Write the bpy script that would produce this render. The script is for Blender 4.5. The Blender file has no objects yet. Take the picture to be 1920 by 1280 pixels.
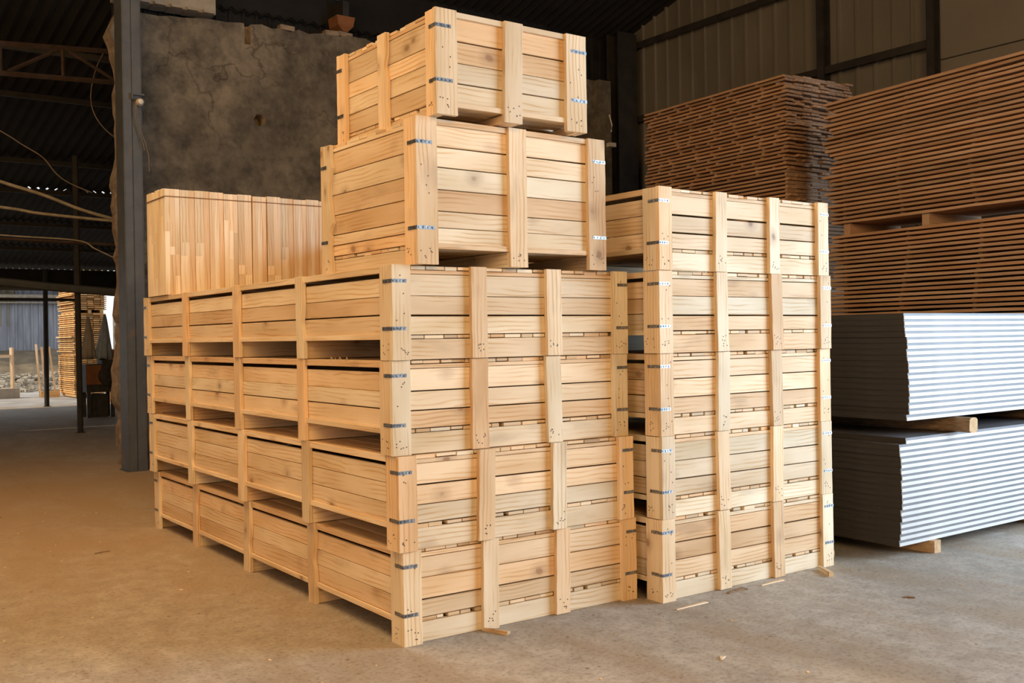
import bpy, bmesh, math, random
from mathutils import Vector, Matrix, noise
R = random.Random(7)
rad = math.radians
SC = bpy.context.scene
COL = SC.collection

# ------------------------------------------------------------------ camera
def cam_matrix(yaw, pitch, roll, loc):
    cy, sy = math.cos(yaw), math.sin(yaw)
    f = Vector((-sy*math.cos(pitch), cy*math.cos(pitch), math.sin(pitch)))
    r = Vector((cy, sy, 0)); u = r.cross(f)
    r2 = math.cos(roll)*r + math.sin(roll)*u
    u2 = -math.sin(roll)*r + math.cos(roll)*u
    m = Matrix((r2, u2, -f)).transposed().to_4x4()
    m.translation = loc
    return m
cd = bpy.data.cameras.new('camera'); cam = bpy.data.objects.new('camera', cd); COL.objects.link(cam)
cd.sensor_width = 36.0; cd.lens = 36.0*1931.05/1920.0; cd.clip_start = .05; cd.clip_end = 400
cam.matrix_world = cam_matrix(rad(-35.921), rad(-.261), rad(-.887), Vector((-2.673, -4.688, 1.6135)))
SC.camera = cam

# ------------------------------------------------------------------ world, sun, right door daylight and added warm fills
w = bpy.data.worlds.new('sky'); SC.world = w; w.use_nodes = True
bg = w.node_tree.nodes['Background']; bg.inputs[0].default_value = (.90, .95, 1.0, 1); bg.inputs[1].default_value = 1.15
sd = bpy.data.lights.new('sun', 'SUN'); sun = bpy.data.objects.new('sun', sd); COL.objects.link(sun)
sd.energy = 3.4; sd.color = (1, .83, .60); sd.angle = rad(1)
sun.rotation_euler = Vector((-.75, .22, .60)).to_track_quat('Z', 'Y').to_euler()
def area(name, loc, d, sx, sy, power, col):
    a = bpy.data.lights.new(name, 'AREA'); o = bpy.data.objects.new(name, a); COL.objects.link(o)
    a.shape = 'RECTANGLE'; a.size = sx; a.size_y = sy; a.energy = power; a.color = col
    o.location = loc; o.rotation_euler = Vector(d).to_track_quat('-Z', 'Y').to_euler()
    return o
area('right_door_daylight', (8.55, -5.0, 2.7), (-1, .38, -.10), 4.6, 4.8, 1200, (.60, .80, 1.0))
area('left_door_warm_fill', (-9.8, -4.0, 3.6), (1, .35, -.2), 5.5, 5.0, 230, (1.0, .58, .235))  # warm fill added at the left wall opening
area('front_warm_fill', (-4.0, -11.5, 5.2), (.35, 1, -.36), 5.0, 3.4, 790, (1.0, .62, .25))  # warm fill added behind the camera, the front wall has no door
area('overhead_warm_fill', (-3.2, 2.6, 7.9), (.05, .05, -1), 3.4, 5.0, 560, (1.0, .62, .28))  # warm fill added under the closed roof to brighten the left floor
SC.view_settings.view_transform = 'Standard'; SC.view_settings.look = 'None'
SC.view_settings.exposure = 0.0; SC.view_settings.gamma = 1.0; SC.view_settings.use_curve_mapping = False

# ------------------------------------------------------------------ materials
def new_mat(name):
    m = bpy.data.materials.new(name); m.use_nodes = True
    nt = m.node_tree; b = nt.nodes['Principled BSDF']
    return m, nt, b
def N(nt, t, **k):
    n = nt.nodes.new(t)
    for a, v in k.items():
        if a.startswith('i_'):
            n.inputs[int(a[2:]) if a[2:].isdigit() else a[2:]].default_value = v
        else: setattr(n, a, v)
    return n
def L(nt, a, b): nt.links.new(a, b)
def ramp(nt, fac, stops):
    r = nt.nodes.new('ShaderNodeValToRGB'); e = r.color_ramp.elements
    while len(e) < len(stops): e.new(.5)
    for q, (p, c) in zip(e, stops):
        q.position = p; q.color = (c[0], c[1], c[2], 1) if not isinstance(c, (int, float)) else (c, c, c, 1)
    L(nt, fac, r.inputs[0]); return r.outputs[0]
def mul(nt, a, b, fac=1.0, mode='MULTIPLY'):
    m = nt.nodes.new('ShaderNodeMix'); m.data_type = 'RGBA'; m.blend_type = mode
    if isinstance(fac, float): m.inputs[0].default_value = fac
    else: L(nt, fac, m.inputs[0])
    for s, v in ((m.inputs[6], a), (m.inputs[7], b)):
        if isinstance(v, tuple): s.default_value = (*v, 1)
        else: L(nt, v, s)
    return m.outputs[2]

def wood_mat(name, light, dark, knot, rough=.62, knots=True, stain=True, streak=.24):
    m, nt, b = new_mat(name)
    uv = N(nt, 'ShaderNodeUVMap', uv_map='UVMap')
    def mp(sx, sy, src=uv.outputs[0]):
        q = N(nt, 'ShaderNodeMapping'); q.inputs['Scale'].default_value = (sx, sy, 1); L(nt, src, q.inputs[0]); return q.outputs[0]
    n1 = N(nt, 'ShaderNodeTexNoise'); n1.inputs['Scale'].default_value = 1; n1.inputs['Detail'].default_value = 5; L(nt, mp(1.4, 42), n1.inputs['Vector'])
    n2 = N(nt, 'ShaderNodeTexNoise'); n2.inputs['Scale'].default_value = 1; n2.inputs['Detail'].default_value = 3; L(nt, mp(2.2, 9), n2.inputs['Vector'])
    wv = N(nt, 'ShaderNodeTexWave', wave_type='BANDS', bands_direction='Y')
    wv.inputs['Scale'].default_value = 2.6; wv.inputs['Distortion'].default_value = 7; wv.inputs['Detail'].default_value = 1.5; wv.inputs['Detail Scale'].default_value = .6
    L(nt, mp(1.5, 4.6), wv.inputs['Vector'])
    c = mul(nt, ramp(nt, n1.outputs[0], [(.3, dark), (.62, light)]), light, 1-streak, 'MIX')
    band = ramp(nt, wv.outputs[1], [(.0, (.80, .64, .44)), (.38, (1, 1, 1))])
    c = mul(nt, c, band, ramp(nt, n2.outputs[0], [(.44, .0), (.60, .9)]))
    big = N(nt, 'ShaderNodeTexNoise'); big.inputs['Scale'].default_value = 1; big.inputs['Detail'].default_value = 2; L(nt, mp(1.2, 3.5), big.inputs['Vector'])
    c = mul(nt, c, ramp(nt, big.outputs[0], [(.3, (.80, .71, .58)), (.62, (1.05, 1.05, 1.06))]), .9)
    if knots:
        vo = N(nt, 'ShaderNodeTexVoronoi', feature='F1'); vo.inputs['Scale'].default_value = 1
        dis = N(nt, 'ShaderNodeTexNoise'); dis.inputs['Scale'].default_value = 14; L(nt, uv.outputs[0], dis.inputs['Vector'])
        ad = N(nt, 'ShaderNodeVectorMath', operation='MULTIPLY_ADD'); L(nt, dis.outputs[1], ad.inputs[0]); ad.inputs[1].default_value = (.12, .1, 0); L(nt, mp(3.4, 4.6), ad.inputs[2])
        L(nt, ad.outputs[0], vo.inputs['Vector'])
        sep = N(nt, 'ShaderNodeSeparateColor'); L(nt, vo.outputs['Color'], sep.inputs[0])
        keep = ramp(nt, sep.outputs[0], [(.34, 0.0), (.345, 1.0)]); keep.node.color_ramp.interpolation = 'CONSTANT'
        k1 = ramp(nt, vo.outputs['Distance'], [(.06, 1.0), (.11, .42), (.28, 0.0)])
        mm = N(nt, 'ShaderNodeMath', operation='MULTIPLY'); L(nt, keep, mm.inputs[0]); L(nt, k1, mm.inputs[1])
        m2 = N(nt, 'ShaderNodeMath', operation='MULTIPLY'); L(nt, mm.outputs[0], m2.inputs[0]); m2.inputs[1].default_value = .85
        c = mul(nt, c, knot, m2.outputs[0], 'MIX')
    if stain:
        sn = N(nt, 'ShaderNodeTexNoise'); sn.inputs['Scale'].default_value = 1; sn.inputs['Detail'].default_value = 4; L(nt, mp(1.7, 5.0), sn.inputs['Vector'])
        c = mul(nt, c, (.62, .60, .60), ramp(nt, sn.outputs[0], [(.62, 0.0), (.74, .55)]))
    at = N(nt, 'ShaderNodeVertexColor', layer_name='tint')
    c = mul(nt, c, at.outputs[0], 1.0)
    L(nt, c, b.inputs['Base Color']); b.inputs['Roughness'].default_value = rough
    b.inputs['Specular IOR Level'].default_value = .3
    bp = N(nt, 'ShaderNodeBump'); bp.inputs['Strength'].default_value = .25; bp.inputs['Distance'].default_value = .003
    L(nt, n1.outputs[0], bp.inputs['Height']); L(nt, bp.outputs[0], b.inputs['Normal'])
    return m

def noisy_mat(name, c1, c2, scale, rough=.9, bump=.3, bd=.02, metal=0.0, detail=6, stretch=(1, 1, 1), spots=None):
    m, nt, b = new_mat(name)
    tc = N(nt, 'ShaderNodeTexCoord'); mpn = N(nt, 'ShaderNodeMapping'); mpn.inputs['Scale'].default_value = stretch
    L(nt, tc.outputs['Object'], mpn.inputs[0])
    n = N(nt, 'ShaderNodeTexNoise'); n.inputs['Scale'].default_value = scale; n.inputs['Detail'].default_value = detail; n.inputs['Roughness'].default_value = .62
    L(nt, mpn.outputs[0], n.inputs['Vector'])
    c = ramp(nt, n.outputs[0], [(.32, c1), (.68, c2)])
    if spots:
        n3 = N(nt, 'ShaderNodeTexNoise'); n3.inputs['Scale'].default_value = spots[1]; n3.inputs['Detail'].default_value = 5; L(nt, tc.outputs['Object'], n3.inputs['Vector'])
        c = mul(nt, c, spots[0], ramp(nt, n3.outputs[0], [(spots[2], 0.0), (spots[2]+.1, spots[3])]), 'MIX')
    L(nt, c, b.inputs['Base Color']); b.inputs['Roughness'].default_value = rough; b.inputs['Metallic'].default_value = metal
    if bump:
        bp = N(nt, 'ShaderNodeBump'); bp.inputs['Strength'].default_value = bump; bp.inputs['Distance'].default_value = bd
        L(nt, n.outputs[0], bp.inputs['Height']); L(nt, bp.outputs[0], b.inputs['Normal'])
    return m

M = {}
M['pine'] = wood_mat('fresh_pine', (.82, .655, .455), (.70, .49, .28), (.30, .17, .09))
M['slat'] = wood_mat('planed_pine', (.92, .79, .60), (.86, .68, .47), (.5, .3, .16), knots=False, stain=False, streak=.35)
M['lumber'] = wood_mat('seasoned_lumber', (.54, .365, .255), (.40, .245, .16), (.16, .07, .04), rough=.85, knots=False, stain=False)
M['yardlumber'] = wood_mat('yard_lumber', (.80, .50, .22), (.62, .34, .13), (.3, .15, .08), rough=.85, knots=False, stain=False)
M['strap'] = noisy_mat('galvanised_strap', (.12, .12, .125), (.48, .49, .51), 45, rough=.42, bump=.5, bd=.002, metal=.9)
M['nail'] = noisy_mat('nail_steel', (.07, .05, .04), (.12, .09, .07), 40, rough=.6, bump=0)
M['white_edge'] = noisy_mat('white_coated_edge', (.50, .49, .48), (.62, .61, .60), 9, rough=.45, bump=0, stretch=(.4, 3, 3))
M['grey_sheet'] = noisy_mat('grey_sheet_face', (.10, .095, .10), (.17, .16, .165), 7, rough=.5, bump=0, stretch=(.6, 3, 3))
M['shaded_edge'] = noisy_mat('shaded_dark_edge', (.022, .017, .013), (.045, .034, .026), 5, rough=.8, bump=0, stretch=(1, .5, 6))  # dark panel side with the shade of the narrow gap painted in
M['log'] = noisy_mat('rough_log', (.17, .105, .06), (.36, .24, .14), 14, rough=.95, bump=.8, bd=.02, stretch=(5, 1, 5))
M['cutend'] = noisy_mat('cut_wood_end', (.42, .26, .13), (.58, .40, .23), 20, rough=.9, bump=.2)
M['steel'] = noisy_mat('grey_painted_steel', (.062, .068, .075), (.10, .105, .11), 3.5, rough=.55, bump=.06, bd=.01, spots=((.16, .10, .06), 5, .60, .55))
M['darksteel'] = noisy_mat('dark_steel', (.018, .016, .015), (.04, .034, .03), 4, rough=.7, bump=.1)
M['rust'] = noisy_mat('rusty_steel', (.03, .018, .013), (.06, .034, .024), 7, rough=.85, bump=.2)
M['pipe'] = noisy_mat('dusty_pipe', (.20, .17, .13), (.34, .29, .22), 8, rough=.8, bump=.1)
M['cable'] = noisy_mat('dusty_cable', (.14, .11, .09), (.2, .16, .12), 9, rough=.8, bump=0)
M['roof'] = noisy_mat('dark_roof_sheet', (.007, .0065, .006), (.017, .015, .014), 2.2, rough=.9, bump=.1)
M['wallsheet'] = noisy_mat('beige_wall_sheet', (.155, .14, .115), (.21, .19, .155), 1.4, rough=.6, bump=.03, stretch=(1, 1, .4))
M['wallpanel'] = noisy_mat('smooth_wall_panel', (.21, .185, .15), (.24, .215, .175), .9, rough=.75, bump=.02)
M['fence'] = noisy_mat('weathered_sheet', (.16, .17, .20), (.33, .34, .39), 2.2, rough=.6, bump=.1, stretch=(3, 1, .3))
M['fence_tan'] = noisy_mat('tan_sheet', (.17, .14, .09), (.27, .23, .16), 2.2, rough=.7, bump=.1, stretch=(3, 1, .3))
M['brick'] = noisy_mat('broken_brick', (.20, .14, .10), (.44, .35, .26), 6, rough=.95, bump=.9, bd=.05, spots=((.30, .13, .08), 7, .58, .5))
M['rubble'] = noisy_mat('yard_rubble', (.20, .16, .11), (.45, .40, .32), 12, rough=.95, bump=.8, bd=.05)
M['orange'] = noisy_mat('orange_paint', (.22, .085, .03), (.34, .14, .05), 5, rough=.8, bump=.1)
M['machine'] = noisy_mat('grimy_machine', (.02, .018, .017), (.06, .055, .05), 6, rough=.7, bump=.2)
M['cloth_tan'] = noisy_mat('tan_sacking', (.36, .30, .24), (.5, .44, .36), 9, rough=.95, bump=.3)
M['cloth_blue'] = noisy_mat('grey_blue_sacking', (.26, .31, .38), (.42, .48, .56), 9, rough=.95, bump=.3)
M['wire'] = noisy_mat('binding_wire', (.16, .08, .04), (.2, .1, .05), 9, rough=.7, bump=0)
M['insul'] = noisy_mat('porcelain', (.55, .5, .45), (.75, .7, .64), 20, rough=.35, bump=0)
M['leaf'] = noisy_mat('pale_masonry', (.3, .26, .2), (.42, .37, .3), 5, rough=.95, bump=.4, bd=.03)

def plaster_mat():
    m, nt, b = new_mat('old_plaster')
    tc = N(nt, 'ShaderNodeTexCoord'); P = tc.outputs['Object']
    def nz(s, d=6, r=.6):
        n = N(nt, 'ShaderNodeTexNoise'); n.inputs['Scale'].default_value = s; n.inputs['Detail'].default_value = d; n.inputs['Roughness'].default_value = r
        L(nt, P, n.inputs['Vector']); return n.outputs[0]
    a = nz(.9, 8, .68); bb = nz(3.2, 8, .7); cc = nz(14, 4)
    c = ramp(nt, a, [(.34, (.085, .075, .062)), (.5, (.16, .138, .108)), (.64, (.25, .215, .165))])
    c = mul(nt, c, ramp(nt, bb, [(.36, (.50, .50, .50)), (.58, (1.15, 1.12, 1.08))]), .9)
    c = mul(nt, c, ramp(nt, cc, [(.3, (.8, .8, .8)), (.6, (1.05, 1.05, 1.05))]), .6)
    vo = N(nt, 'ShaderNodeTexVoronoi', feature='DISTANCE_TO_EDGE'); vo.inputs['Scale'].default_value = .55
    ad = N(nt, 'ShaderNodeVectorMath', operation='MULTIPLY_ADD')
    nn = N(nt, 'ShaderNodeTexNoise'); nn.inputs['Scale'].default_value = 2.5; nn.inputs['Detail'].default_value = 6; L(nt, P, nn.inputs['Vector'])
    L(nt, nn.outputs[1], ad.inputs[0]); ad.inputs[1].default_value = (.8, .8, .8); L(nt, P, ad.inputs[2]); L(nt, ad.outputs[0], vo.inputs['Vector'])
    crack = ramp(nt, vo.outputs[0], [(.0, (.40, .36, .32)), (.012, (1, 1, 1))])
    c = mul(nt, c, crack, ramp(nt, a, [(.45, 0.0), (.55, .8)]))
    L(nt, c, b.inputs['Base Color']); b.inputs['Roughness'].default_value = .95
    bp = N(nt, 'ShaderNodeBump'); bp.inputs['Strength'].default_value = .7; bp.inputs['Distance'].default_value = .05
    L(nt, bb, bp.inputs['Height']); L(nt, bp.outputs[0], b.inputs['Normal'])
    return m
M['plaster'] = plaster_mat()

def floor_mat():
    m, nt, b = new_mat('dusty_concrete')
    tc = N(nt, 'ShaderNodeTexCoord'); P = tc.outputs['Object']
    def nz(s, d=6, r=.6, st=None, rot=0):
        n = N(nt, 'ShaderNodeTexNoise'); n.inputs['Scale'].default_value = s; n.inputs['Detail'].default_value = d; n.inputs['Roughness'].default_value = r
        src = P
        if st:
            q = N(nt, 'ShaderNodeMapping'); q.inputs['Scale'].default_value = st; q.inputs['Rotation'].default_value = (0, 0, rot); L(nt, P, q.inputs[0]); src = q.outputs[0]
        L(nt, src, n.inputs['Vector']); return n.outputs[0]
    a = nz(.55, 7, .6); c0 = nz(6.5, 9, .74); st = nz(1.6, 6, .65, (1, .28, 1), .9); fine = nz(38, 4, .7)
    c = ramp(nt, a, [(.3, (.33, .292, .25)), (.7, (.50, .452, .395))])
    c = mul(nt, c, ramp(nt, c0, [(.32, (.62, .59, .55)), (.6, (1.08, 1.08, 1.08))]), .85)
    c = mul(nt, c, (.34, .265, .19), ramp(nt, st, [(.45, 0.0), (.60, .75)]), 'MIX')      # dusty drag marks
    c = mul(nt, c, ramp(nt, fine, [(.33, (.55, .52, .48)), (.5, (1.03, 1.03, 1.03))]), .7)
    # orange earth and sawdust trodden in round the wall opening
    vd = N(nt, 'ShaderNodeVectorMath', operation='DISTANCE'); L(nt, P, vd.inputs[0]); vd.inputs[1].default_value = (-1.2, 7.2, 0)
    dm = N(nt, 'ShaderNodeMath', operation='MULTIPLY_ADD'); L(nt, a, dm.inputs[0]); dm.inputs[1].default_value = 7.0; L(nt, vd.outputs['Value'], dm.inputs[2])
    dn = N(nt, 'ShaderNodeMath', operation='DIVIDE'); L(nt, dm.outputs[0], dn.inputs[0]); dn.inputs[1].default_value = 12
    c = mul(nt, c, (.44, .285, .16), ramp(nt, dn.outputs[0], [(.35, .75), (.85, 0.0)]), 'MIX')
    sp = N(nt, 'ShaderNodeTexVoronoi', feature='F1'); sp.inputs['Scale'].default_value = 5.5; L(nt, P, sp.inputs['Vector'])
    spk = ramp(nt, sp.outputs['Distance'], [(.04, .9), (.075, 0.0)])
    c = mul(nt, c, (.17, .12, .085), spk, 'MIX')
    vo = N(nt, 'ShaderNodeTexVoronoi', feature='DISTANCE_TO_EDGE'); vo.inputs['Scale'].default_value = .3
    ad = N(nt, 'ShaderNodeVectorMath', operation='MULTIPLY_ADD')
    nn = N(nt, 'ShaderNodeTexNoise'); nn.inputs['Scale'].default_value = 1.5; nn.inputs['Detail'].default_value = 7; L(nt, P, nn.inputs['Vector'])
    L(nt, nn.outputs[1], ad.inputs[0]); ad.inputs[1].default_value = (.7, .7, .7); L(nt, P, ad.inputs[2]); L(nt, ad.outputs[0], vo.inputs['Vector'])
    c = mul(nt, c, ramp(nt, vo.outputs[0], [(.0, (.7, .66, .62)), (.002, (1, 1, 1))]), .35)
    L(nt, c, b.inputs['Base Color']); L(nt, ramp(nt, c0, [(.3, .62), (.7, .85)]), b.inputs['Roughness']); b.inputs['Specular IOR Level'].default_value = .35
    bp = N(nt, 'ShaderNodeBump'); bp.inputs['Strength'].default_value = .3; bp.inputs['Distance'].default_value = .012
    L(nt, c0, bp.inputs['Height']); L(nt, bp.outputs[0], b.inputs['Normal'])
    return m
M['floor'] = floor_mat()
M['ground'] = noisy_mat('yard_ground', (.20, .18, .16), (.42, .40, .38), 1.2, rough=.95, bump=.4, bd=.03)
M['bank'] = noisy_mat('earth_bank', (.10, .075, .045), (.20, .155, .10), 1.6, rough=.97, bump=.6, bd=.1)

# ------------------------------------------------------------------ mesh helpers
class MB:
    def __init__(s): s.v = []; s.f = []; s.uv = []; s.tint = []; s.mi = []
    def _quad(s, idx, uvs, t, mi): s.f.append(idx); s.uv.append(uvs); s.tint.append(t); s.mi.append(mi)
    def box(s, x0, x1, y0, y1, z0, z1, t=None, mi=0, mat=None, grain=None):
        """one board: texture runs along its longest side"""
        if t is None: t = tint()
        lo = (x0, y0, z0); hi = (x1, y1, z1); dim = [hi[i]-lo[i] for i in range(3)]
        g = dim.index(max(dim)) if grain is None else grain
        ou, ov = R.uniform(0, 60), R.uniform(0, 60)
        b0 = len(s.v)
        for k in range(8):
            p = Vector((hi[0] if k & 1 else lo[0], hi[1] if k & 2 else lo[1], hi[2] if k & 4 else lo[2]))
            s.v.append(mat @ p if mat else p)
        F = [((0, 4, 6, 2), 0), ((1, 3, 7, 5), 0), ((0, 1, 5, 4), 1), ((2, 6, 7, 3), 1), ((0, 2, 3, 1), 2), ((4, 5, 7, 6), 2)]
        for q, ax in F:
            uvs = []
            for k in q:
                c = [(hi if k & (1 << i) else lo)[i] for i in range(3)]
                if ax == g:
                    a_, b_ = [i for i in range(3) if i != ax]; uvs.append((c[a_]*.3+ou, c[b_]*.6+ov))
                else:
                    b_ = [i for i in range(3) if i not in (ax, g)][0]; uvs.append((c[g]+ou, c[b_]+ov+ax*.13))
            s._quad(tuple(b0+k for k in q), uvs, t, mi)
    def rings(s, rings, t=None, mi=0, cap=True, vscale=1.0):
        """loft closed rings of points; u runs along the loft"""
        if t is None: t = tint()
        n = len(rings[0]); b0 = len(s.v); ou, ov = R.uniform(0, 60), R.uniform(0, 60)
        for r in rings: s.v += [Vector(p) for p in r]
        per = [0]
        for j in range(n): per.append(per[-1] + (Vector(rings[0][(j+1) % n])-Vector(rings[0][j])).length)
        u = 0
        for i in range(len(rings)-1):
            du = (Vector(rings[i+1][0])-Vector(rings[i][0])).length
            for j in range(n):
                a = b0+i*n+j; b = b0+i*n+(j+1) % n
                s._quad((a, b, b+n, a+n), [(u+ou, per[j]+ov), (u+ou, per[j+1]+ov), (u+du+ou, per[j+1]+ov), (u+du+ou, per[j]+ov)], t, mi)
            u += du
        if cap:
            for i, rev in ((0, True), (len(rings)-1, False)):
                idx = list(range(b0+i*n, b0+i*n+n)); pts = rings[i]
                if rev: idx = idx[::-1]; pts = pts[::-1]
                c = Vector(pts[0])
                s._quad(tuple(idx), [((Vector(p)-c).length*.3+ou, (Vector(p)-c).length*.3+ov) for p in pts], t, mi)
    def disc(s, c, ax, r, h, mi=1, n=6, t=(1, 1, 1)):
        """short stub (nail head) standing proud along axis ax with sign in h"""
        a, b = [i for i in range(3) if i != ax]
        rg = []
        for d in (0, h):
            ring = []
            for k in range(n):
                p = [0, 0, 0]; p[ax] = c[ax]+d; p[a] = c[a]+r*math.cos(2*math.pi*k/n); p[b] = c[b]+r*math.sin(2*math.pi*k/n)
                ring.append(tuple(p))
            rg.append(ring)
        s.rings(rg, t, mi)
    def tube(s, pts, r, n=8, mi=0, t=(1, 1, 1), radii=None):
        pts = [Vector(p) for p in pts]; rg = []
        for i, p in enumerate(pts):
            d = (pts[min(i+1, len(pts)-1)]-pts[max(i-1, 0)]).normalized()
            a = d.cross(Vector((0, 0, 1)))
            if a.length < .1: a = d.cross(Vector((0, 1, 0)))
            a.normalize(); b = d.cross(a); rr = radii[i] if radii else r
            rg.append([p+a*rr*math.cos(2*math.pi*k/n)+b*rr*math.sin(2*math.pi*k/n) for k in range(n)])
        s.rings(rg, t, mi)
    def build(s, name, mats, parent=None, bevel=0, smooth=False, loc=None, rz=0, world=False):
        me = bpy.data.meshes.new(name); me.from_pydata([tuple(p) for p in s.v], [], s.f)
        fu, fc = [], []
        for fi, q in enumerate(s.f):
            for j in range(len(q)): fu += s.uv[fi][j]; fc += (*s.tint[fi], 1)
        me.uv_layers.new(name='UVMap'); me.uv_layers['UVMap'].data.foreach_set('uv', fu)
        me.color_attributes.new('tint', 'FLOAT_COLOR', 'CORNER'); me.color_attributes['tint'].data.foreach_set('color', fc)
        if not isinstance(mats, (list, tuple)): mats = [mats]
        for m in mats: me.materials.append(m)
        me.polygons.foreach_set('material_index', s.mi)
        if smooth: me.polygons.foreach_set('use_smooth', [True]*len(me.polygons))
        me.validate(); me.update()
        bm = bmesh.new(); bm.from_mesh(me); bmesh.ops.recalc_face_normals(bm, faces=bm.faces); bm.to_mesh(me); bm.free()
        o = bpy.data.objects.new(name, me); COL.objects.link(o)
        if parent: o.parent = parent
        if loc is not None: o.location = loc
        if rz: o.rotation_euler.z = rz
        if bevel:
            b = o.modifiers.new('edge', 'BEVEL'); b.width = bevel; b.segments = 1; b.limit_method = 'ANGLE'; b.angle_limit = rad(50)
        return o
def tint(v=.10, warm=.05):
    k = R.uniform(1-v*1.3, 1+v*.55); h = R.uniform(-warm, warm)*1.5
    if R.random() < .16: k *= .9; h += .06
    return (k*(1+h*.2), k*(1-h*.8), k*(1-h*1.8))
def tag(o, label, cat, group=None, kind=None):
    o['label'] = label
    if cat: o['category'] = cat
    if group: o['group'] = group
    if kind: o['kind'] = kind
    return o
def empty(name, loc, rz, label, cat, group=None):
    o = bpy.data.objects.new(name, None); COL.objects.link(o); o.location = loc; o.rotation_euler.z = rz
    o.empty_display_size = .1
    return tag(o, label, cat, group)
def struct(o, label=None):
    o['kind'] = 'structure'
    if label: o['label'] = label
    return o
WT = (1, 1, 1)
ONES = ['', 'first', 'second', 'third', 'fourth', 'fifth', 'sixth', 'seventh', 'eighth', 'ninth', 'tenth', 'eleventh', 'twelfth', 'thirteenth', 'fourteenth', 'fifteenth', 'sixteenth', 'seventeenth', 'eighteenth', 'nineteenth', 'twentieth']
def nth(n): return ONES[n] if n <= 20 else ('thirtieth' if n == 30 else ('twenty-' if n < 30 else 'thirty-')+ONES[n % 10])

# ------------------------------------------------------------------ the shell
mb = MB(); mb.box(-12, 12, -15, 24.6, -.12, 0, WT); struct(mb.build('floor', M['floor']), 'dusty concrete floor of the timber hall')
mb = MB(); mb.box(-30, 60, 24.6, 70, -.16, -.03, WT); struct(mb.build('ground', M['ground']), 'pale yard ground beyond the open shed')

def ragged(pts, step=.12, amp=.035, seed=0):
    out = []
    for i in range(len(pts)-1):
        a, b = Vector(pts[i]).to_2d(), Vector(pts[i+1]).to_2d(); n = max(1, int((b-a).length/step))
        for k in range(n):
            p = a.lerp(b, k/n)
            if k or i: p = p+Vector((noise.noise(Vector((p.x*5, p.y*5, seed))), noise.noise(Vector((p.x*5, p.y*5, seed+9)))))*amp*2
            out.append((p.x, p.y))
    out.append(tuple(pts[-1])); return out
def prism_y(outline, y0, y1, name, mats, side=1):
    """outline in x,z pushed from y0 to y1; the rim takes the second material"""
    s = MB(); n = len(outline)
    s.v = [Vector((x, y0, z)) for x, z in outline]+[Vector((x, y1, z)) for x, z in outline]
    s._quad(tuple(range(n)), list(outline), WT, 0); s._quad(tuple(range(2*n-1, n-1, -1)), list(outline[::-1]), WT, 0)
    for i in range(n):
        j = (i+1) % n; s._quad((i, i+n, j+n, j), [(0, 0)]*4, WT, side)
    return s.build(name, mats)
edge = [(1.03, 0), (1.012, .5), (.972, .94), (.945, 1.25), (.983, 1.63), (1.012, 2.19), (1.014, 3.09), (.984, 3.3), (1.004, 3.71), (1.03, 4.17), (1.04, 4.93), (1.043, 5.24), (.968, 5.5), (.944, 5.66), (1.03, 5.93)]
top = [(1.16, 6.0), (1.66, 5.98), (2.39, 6.06), (2.77, 6.07), (3.49, 6.09), (3.99, 6.118), (4.34, 6.14), (9.5, 6.13)]
edge = [(x+.085, z) for x, z in edge]
wl = prism_y(ragged(edge, .11, .03, 1)+ragged(top, .13, .035, 4)+[(9.5, 0)], 9.2, 9.52, 'wall_back', [M['plaster'], M['brick']])
struct(wl, 'old plastered wall with a ragged brick edge behind the crates')
def cut(target, x, z, r, depth, n=14, box=None):
    s = MB()
    if box: s.box(box[0], box[1], 9.1, 9.2+depth, box[2], box[3], WT)
    else: s.rings([[(x+r*math.cos(2*math.pi*k/n)*(1+.12*math.sin(3*k)), y, z+r*math.sin(2*math.pi*k/n)) for k in range(n)] for y in (9.1, 9.2+depth)], WT)
    c = s.build('cutter', M['brick'])
    m = target.modifiers.new('hole', 'BOOLEAN'); m.operation = 'DIFFERENCE'; m.solver = 'EXACT'; m.object = c
    bpy.context.view_layer.update()
    dg = bpy.context.evaluated_depsgraph_get(); me = bpy.data.meshes.new_from_object(target.evaluated_get(dg))
    target.modifiers.clear(); target.data = me; bpy.data.objects.remove(c)
cut(wl, 3.04, 4.735, .085, .25)
cut(wl, 2.87, 5.9, .05, .12, box=(2.83, 2.93, 5.78, 6.3))
mb = MB()                                                            # loose bricks left on the wall top
for x, z, a in ((3.49, 6.10, .03), (4.2, 6.14, -.05), (4.42, 6.15, .08)):
    q = MB(); q.box(-.11, .11, -.05, .06, 0, .07, WT, mat=Matrix.Rotation(a, 4, 'Y'))
    tag(q.build('brick', M['brick'], loc=(x, 9.27, z-.015)), {3.49: 'orange brick lying alone on the top of the plastered wall', 4.2: 'brick on the wall top left of the upper crate', 4.42: 'brick on the wall top nearest the upper crate'}[x], 'brick', 'loose bricks on the wall top')
t = empty('rusty_bracket', (4.42, 9.2, 6.24), 0, 'rust-orange bracket with a pale lump above the wall top, left of the topmost crate', 'bracket')
q = MB(); q.rings([[(-.15, 0, .2), (.15, 0, .2), (.15, .3, .2), (-.15, .3, .2)], [(-.13, 0, .06), (.12, 0, .06), (.12, .3, .06), (-.13, .3, .06)], [(-.02, .05, -.02), (.05, .05, -.02), (.05, .25, -.02), (-.02, .25, -.02)]], WT); q.build('rusty_block', M['orange'], t)
q = MB(); q.box(-.05, .05, .0, .3, .2, .42, WT); q.build('upper_lug', M['darksteel'], t)
q = MB(); q.rings([[(-.08+r*math.cos(k*math.pi/4), y, .5+r*math.sin(k*math.pi/4)) for k in range(8)] for r, y in ((.03, 0), (.06, .05), (.05, .12))], WT); q.build('pale_lump', M['leaf'], t)
mb = MB(); mb.box(1.1, 2.44, 9.24, 9.5, 6.13, 6.75, WT)
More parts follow.
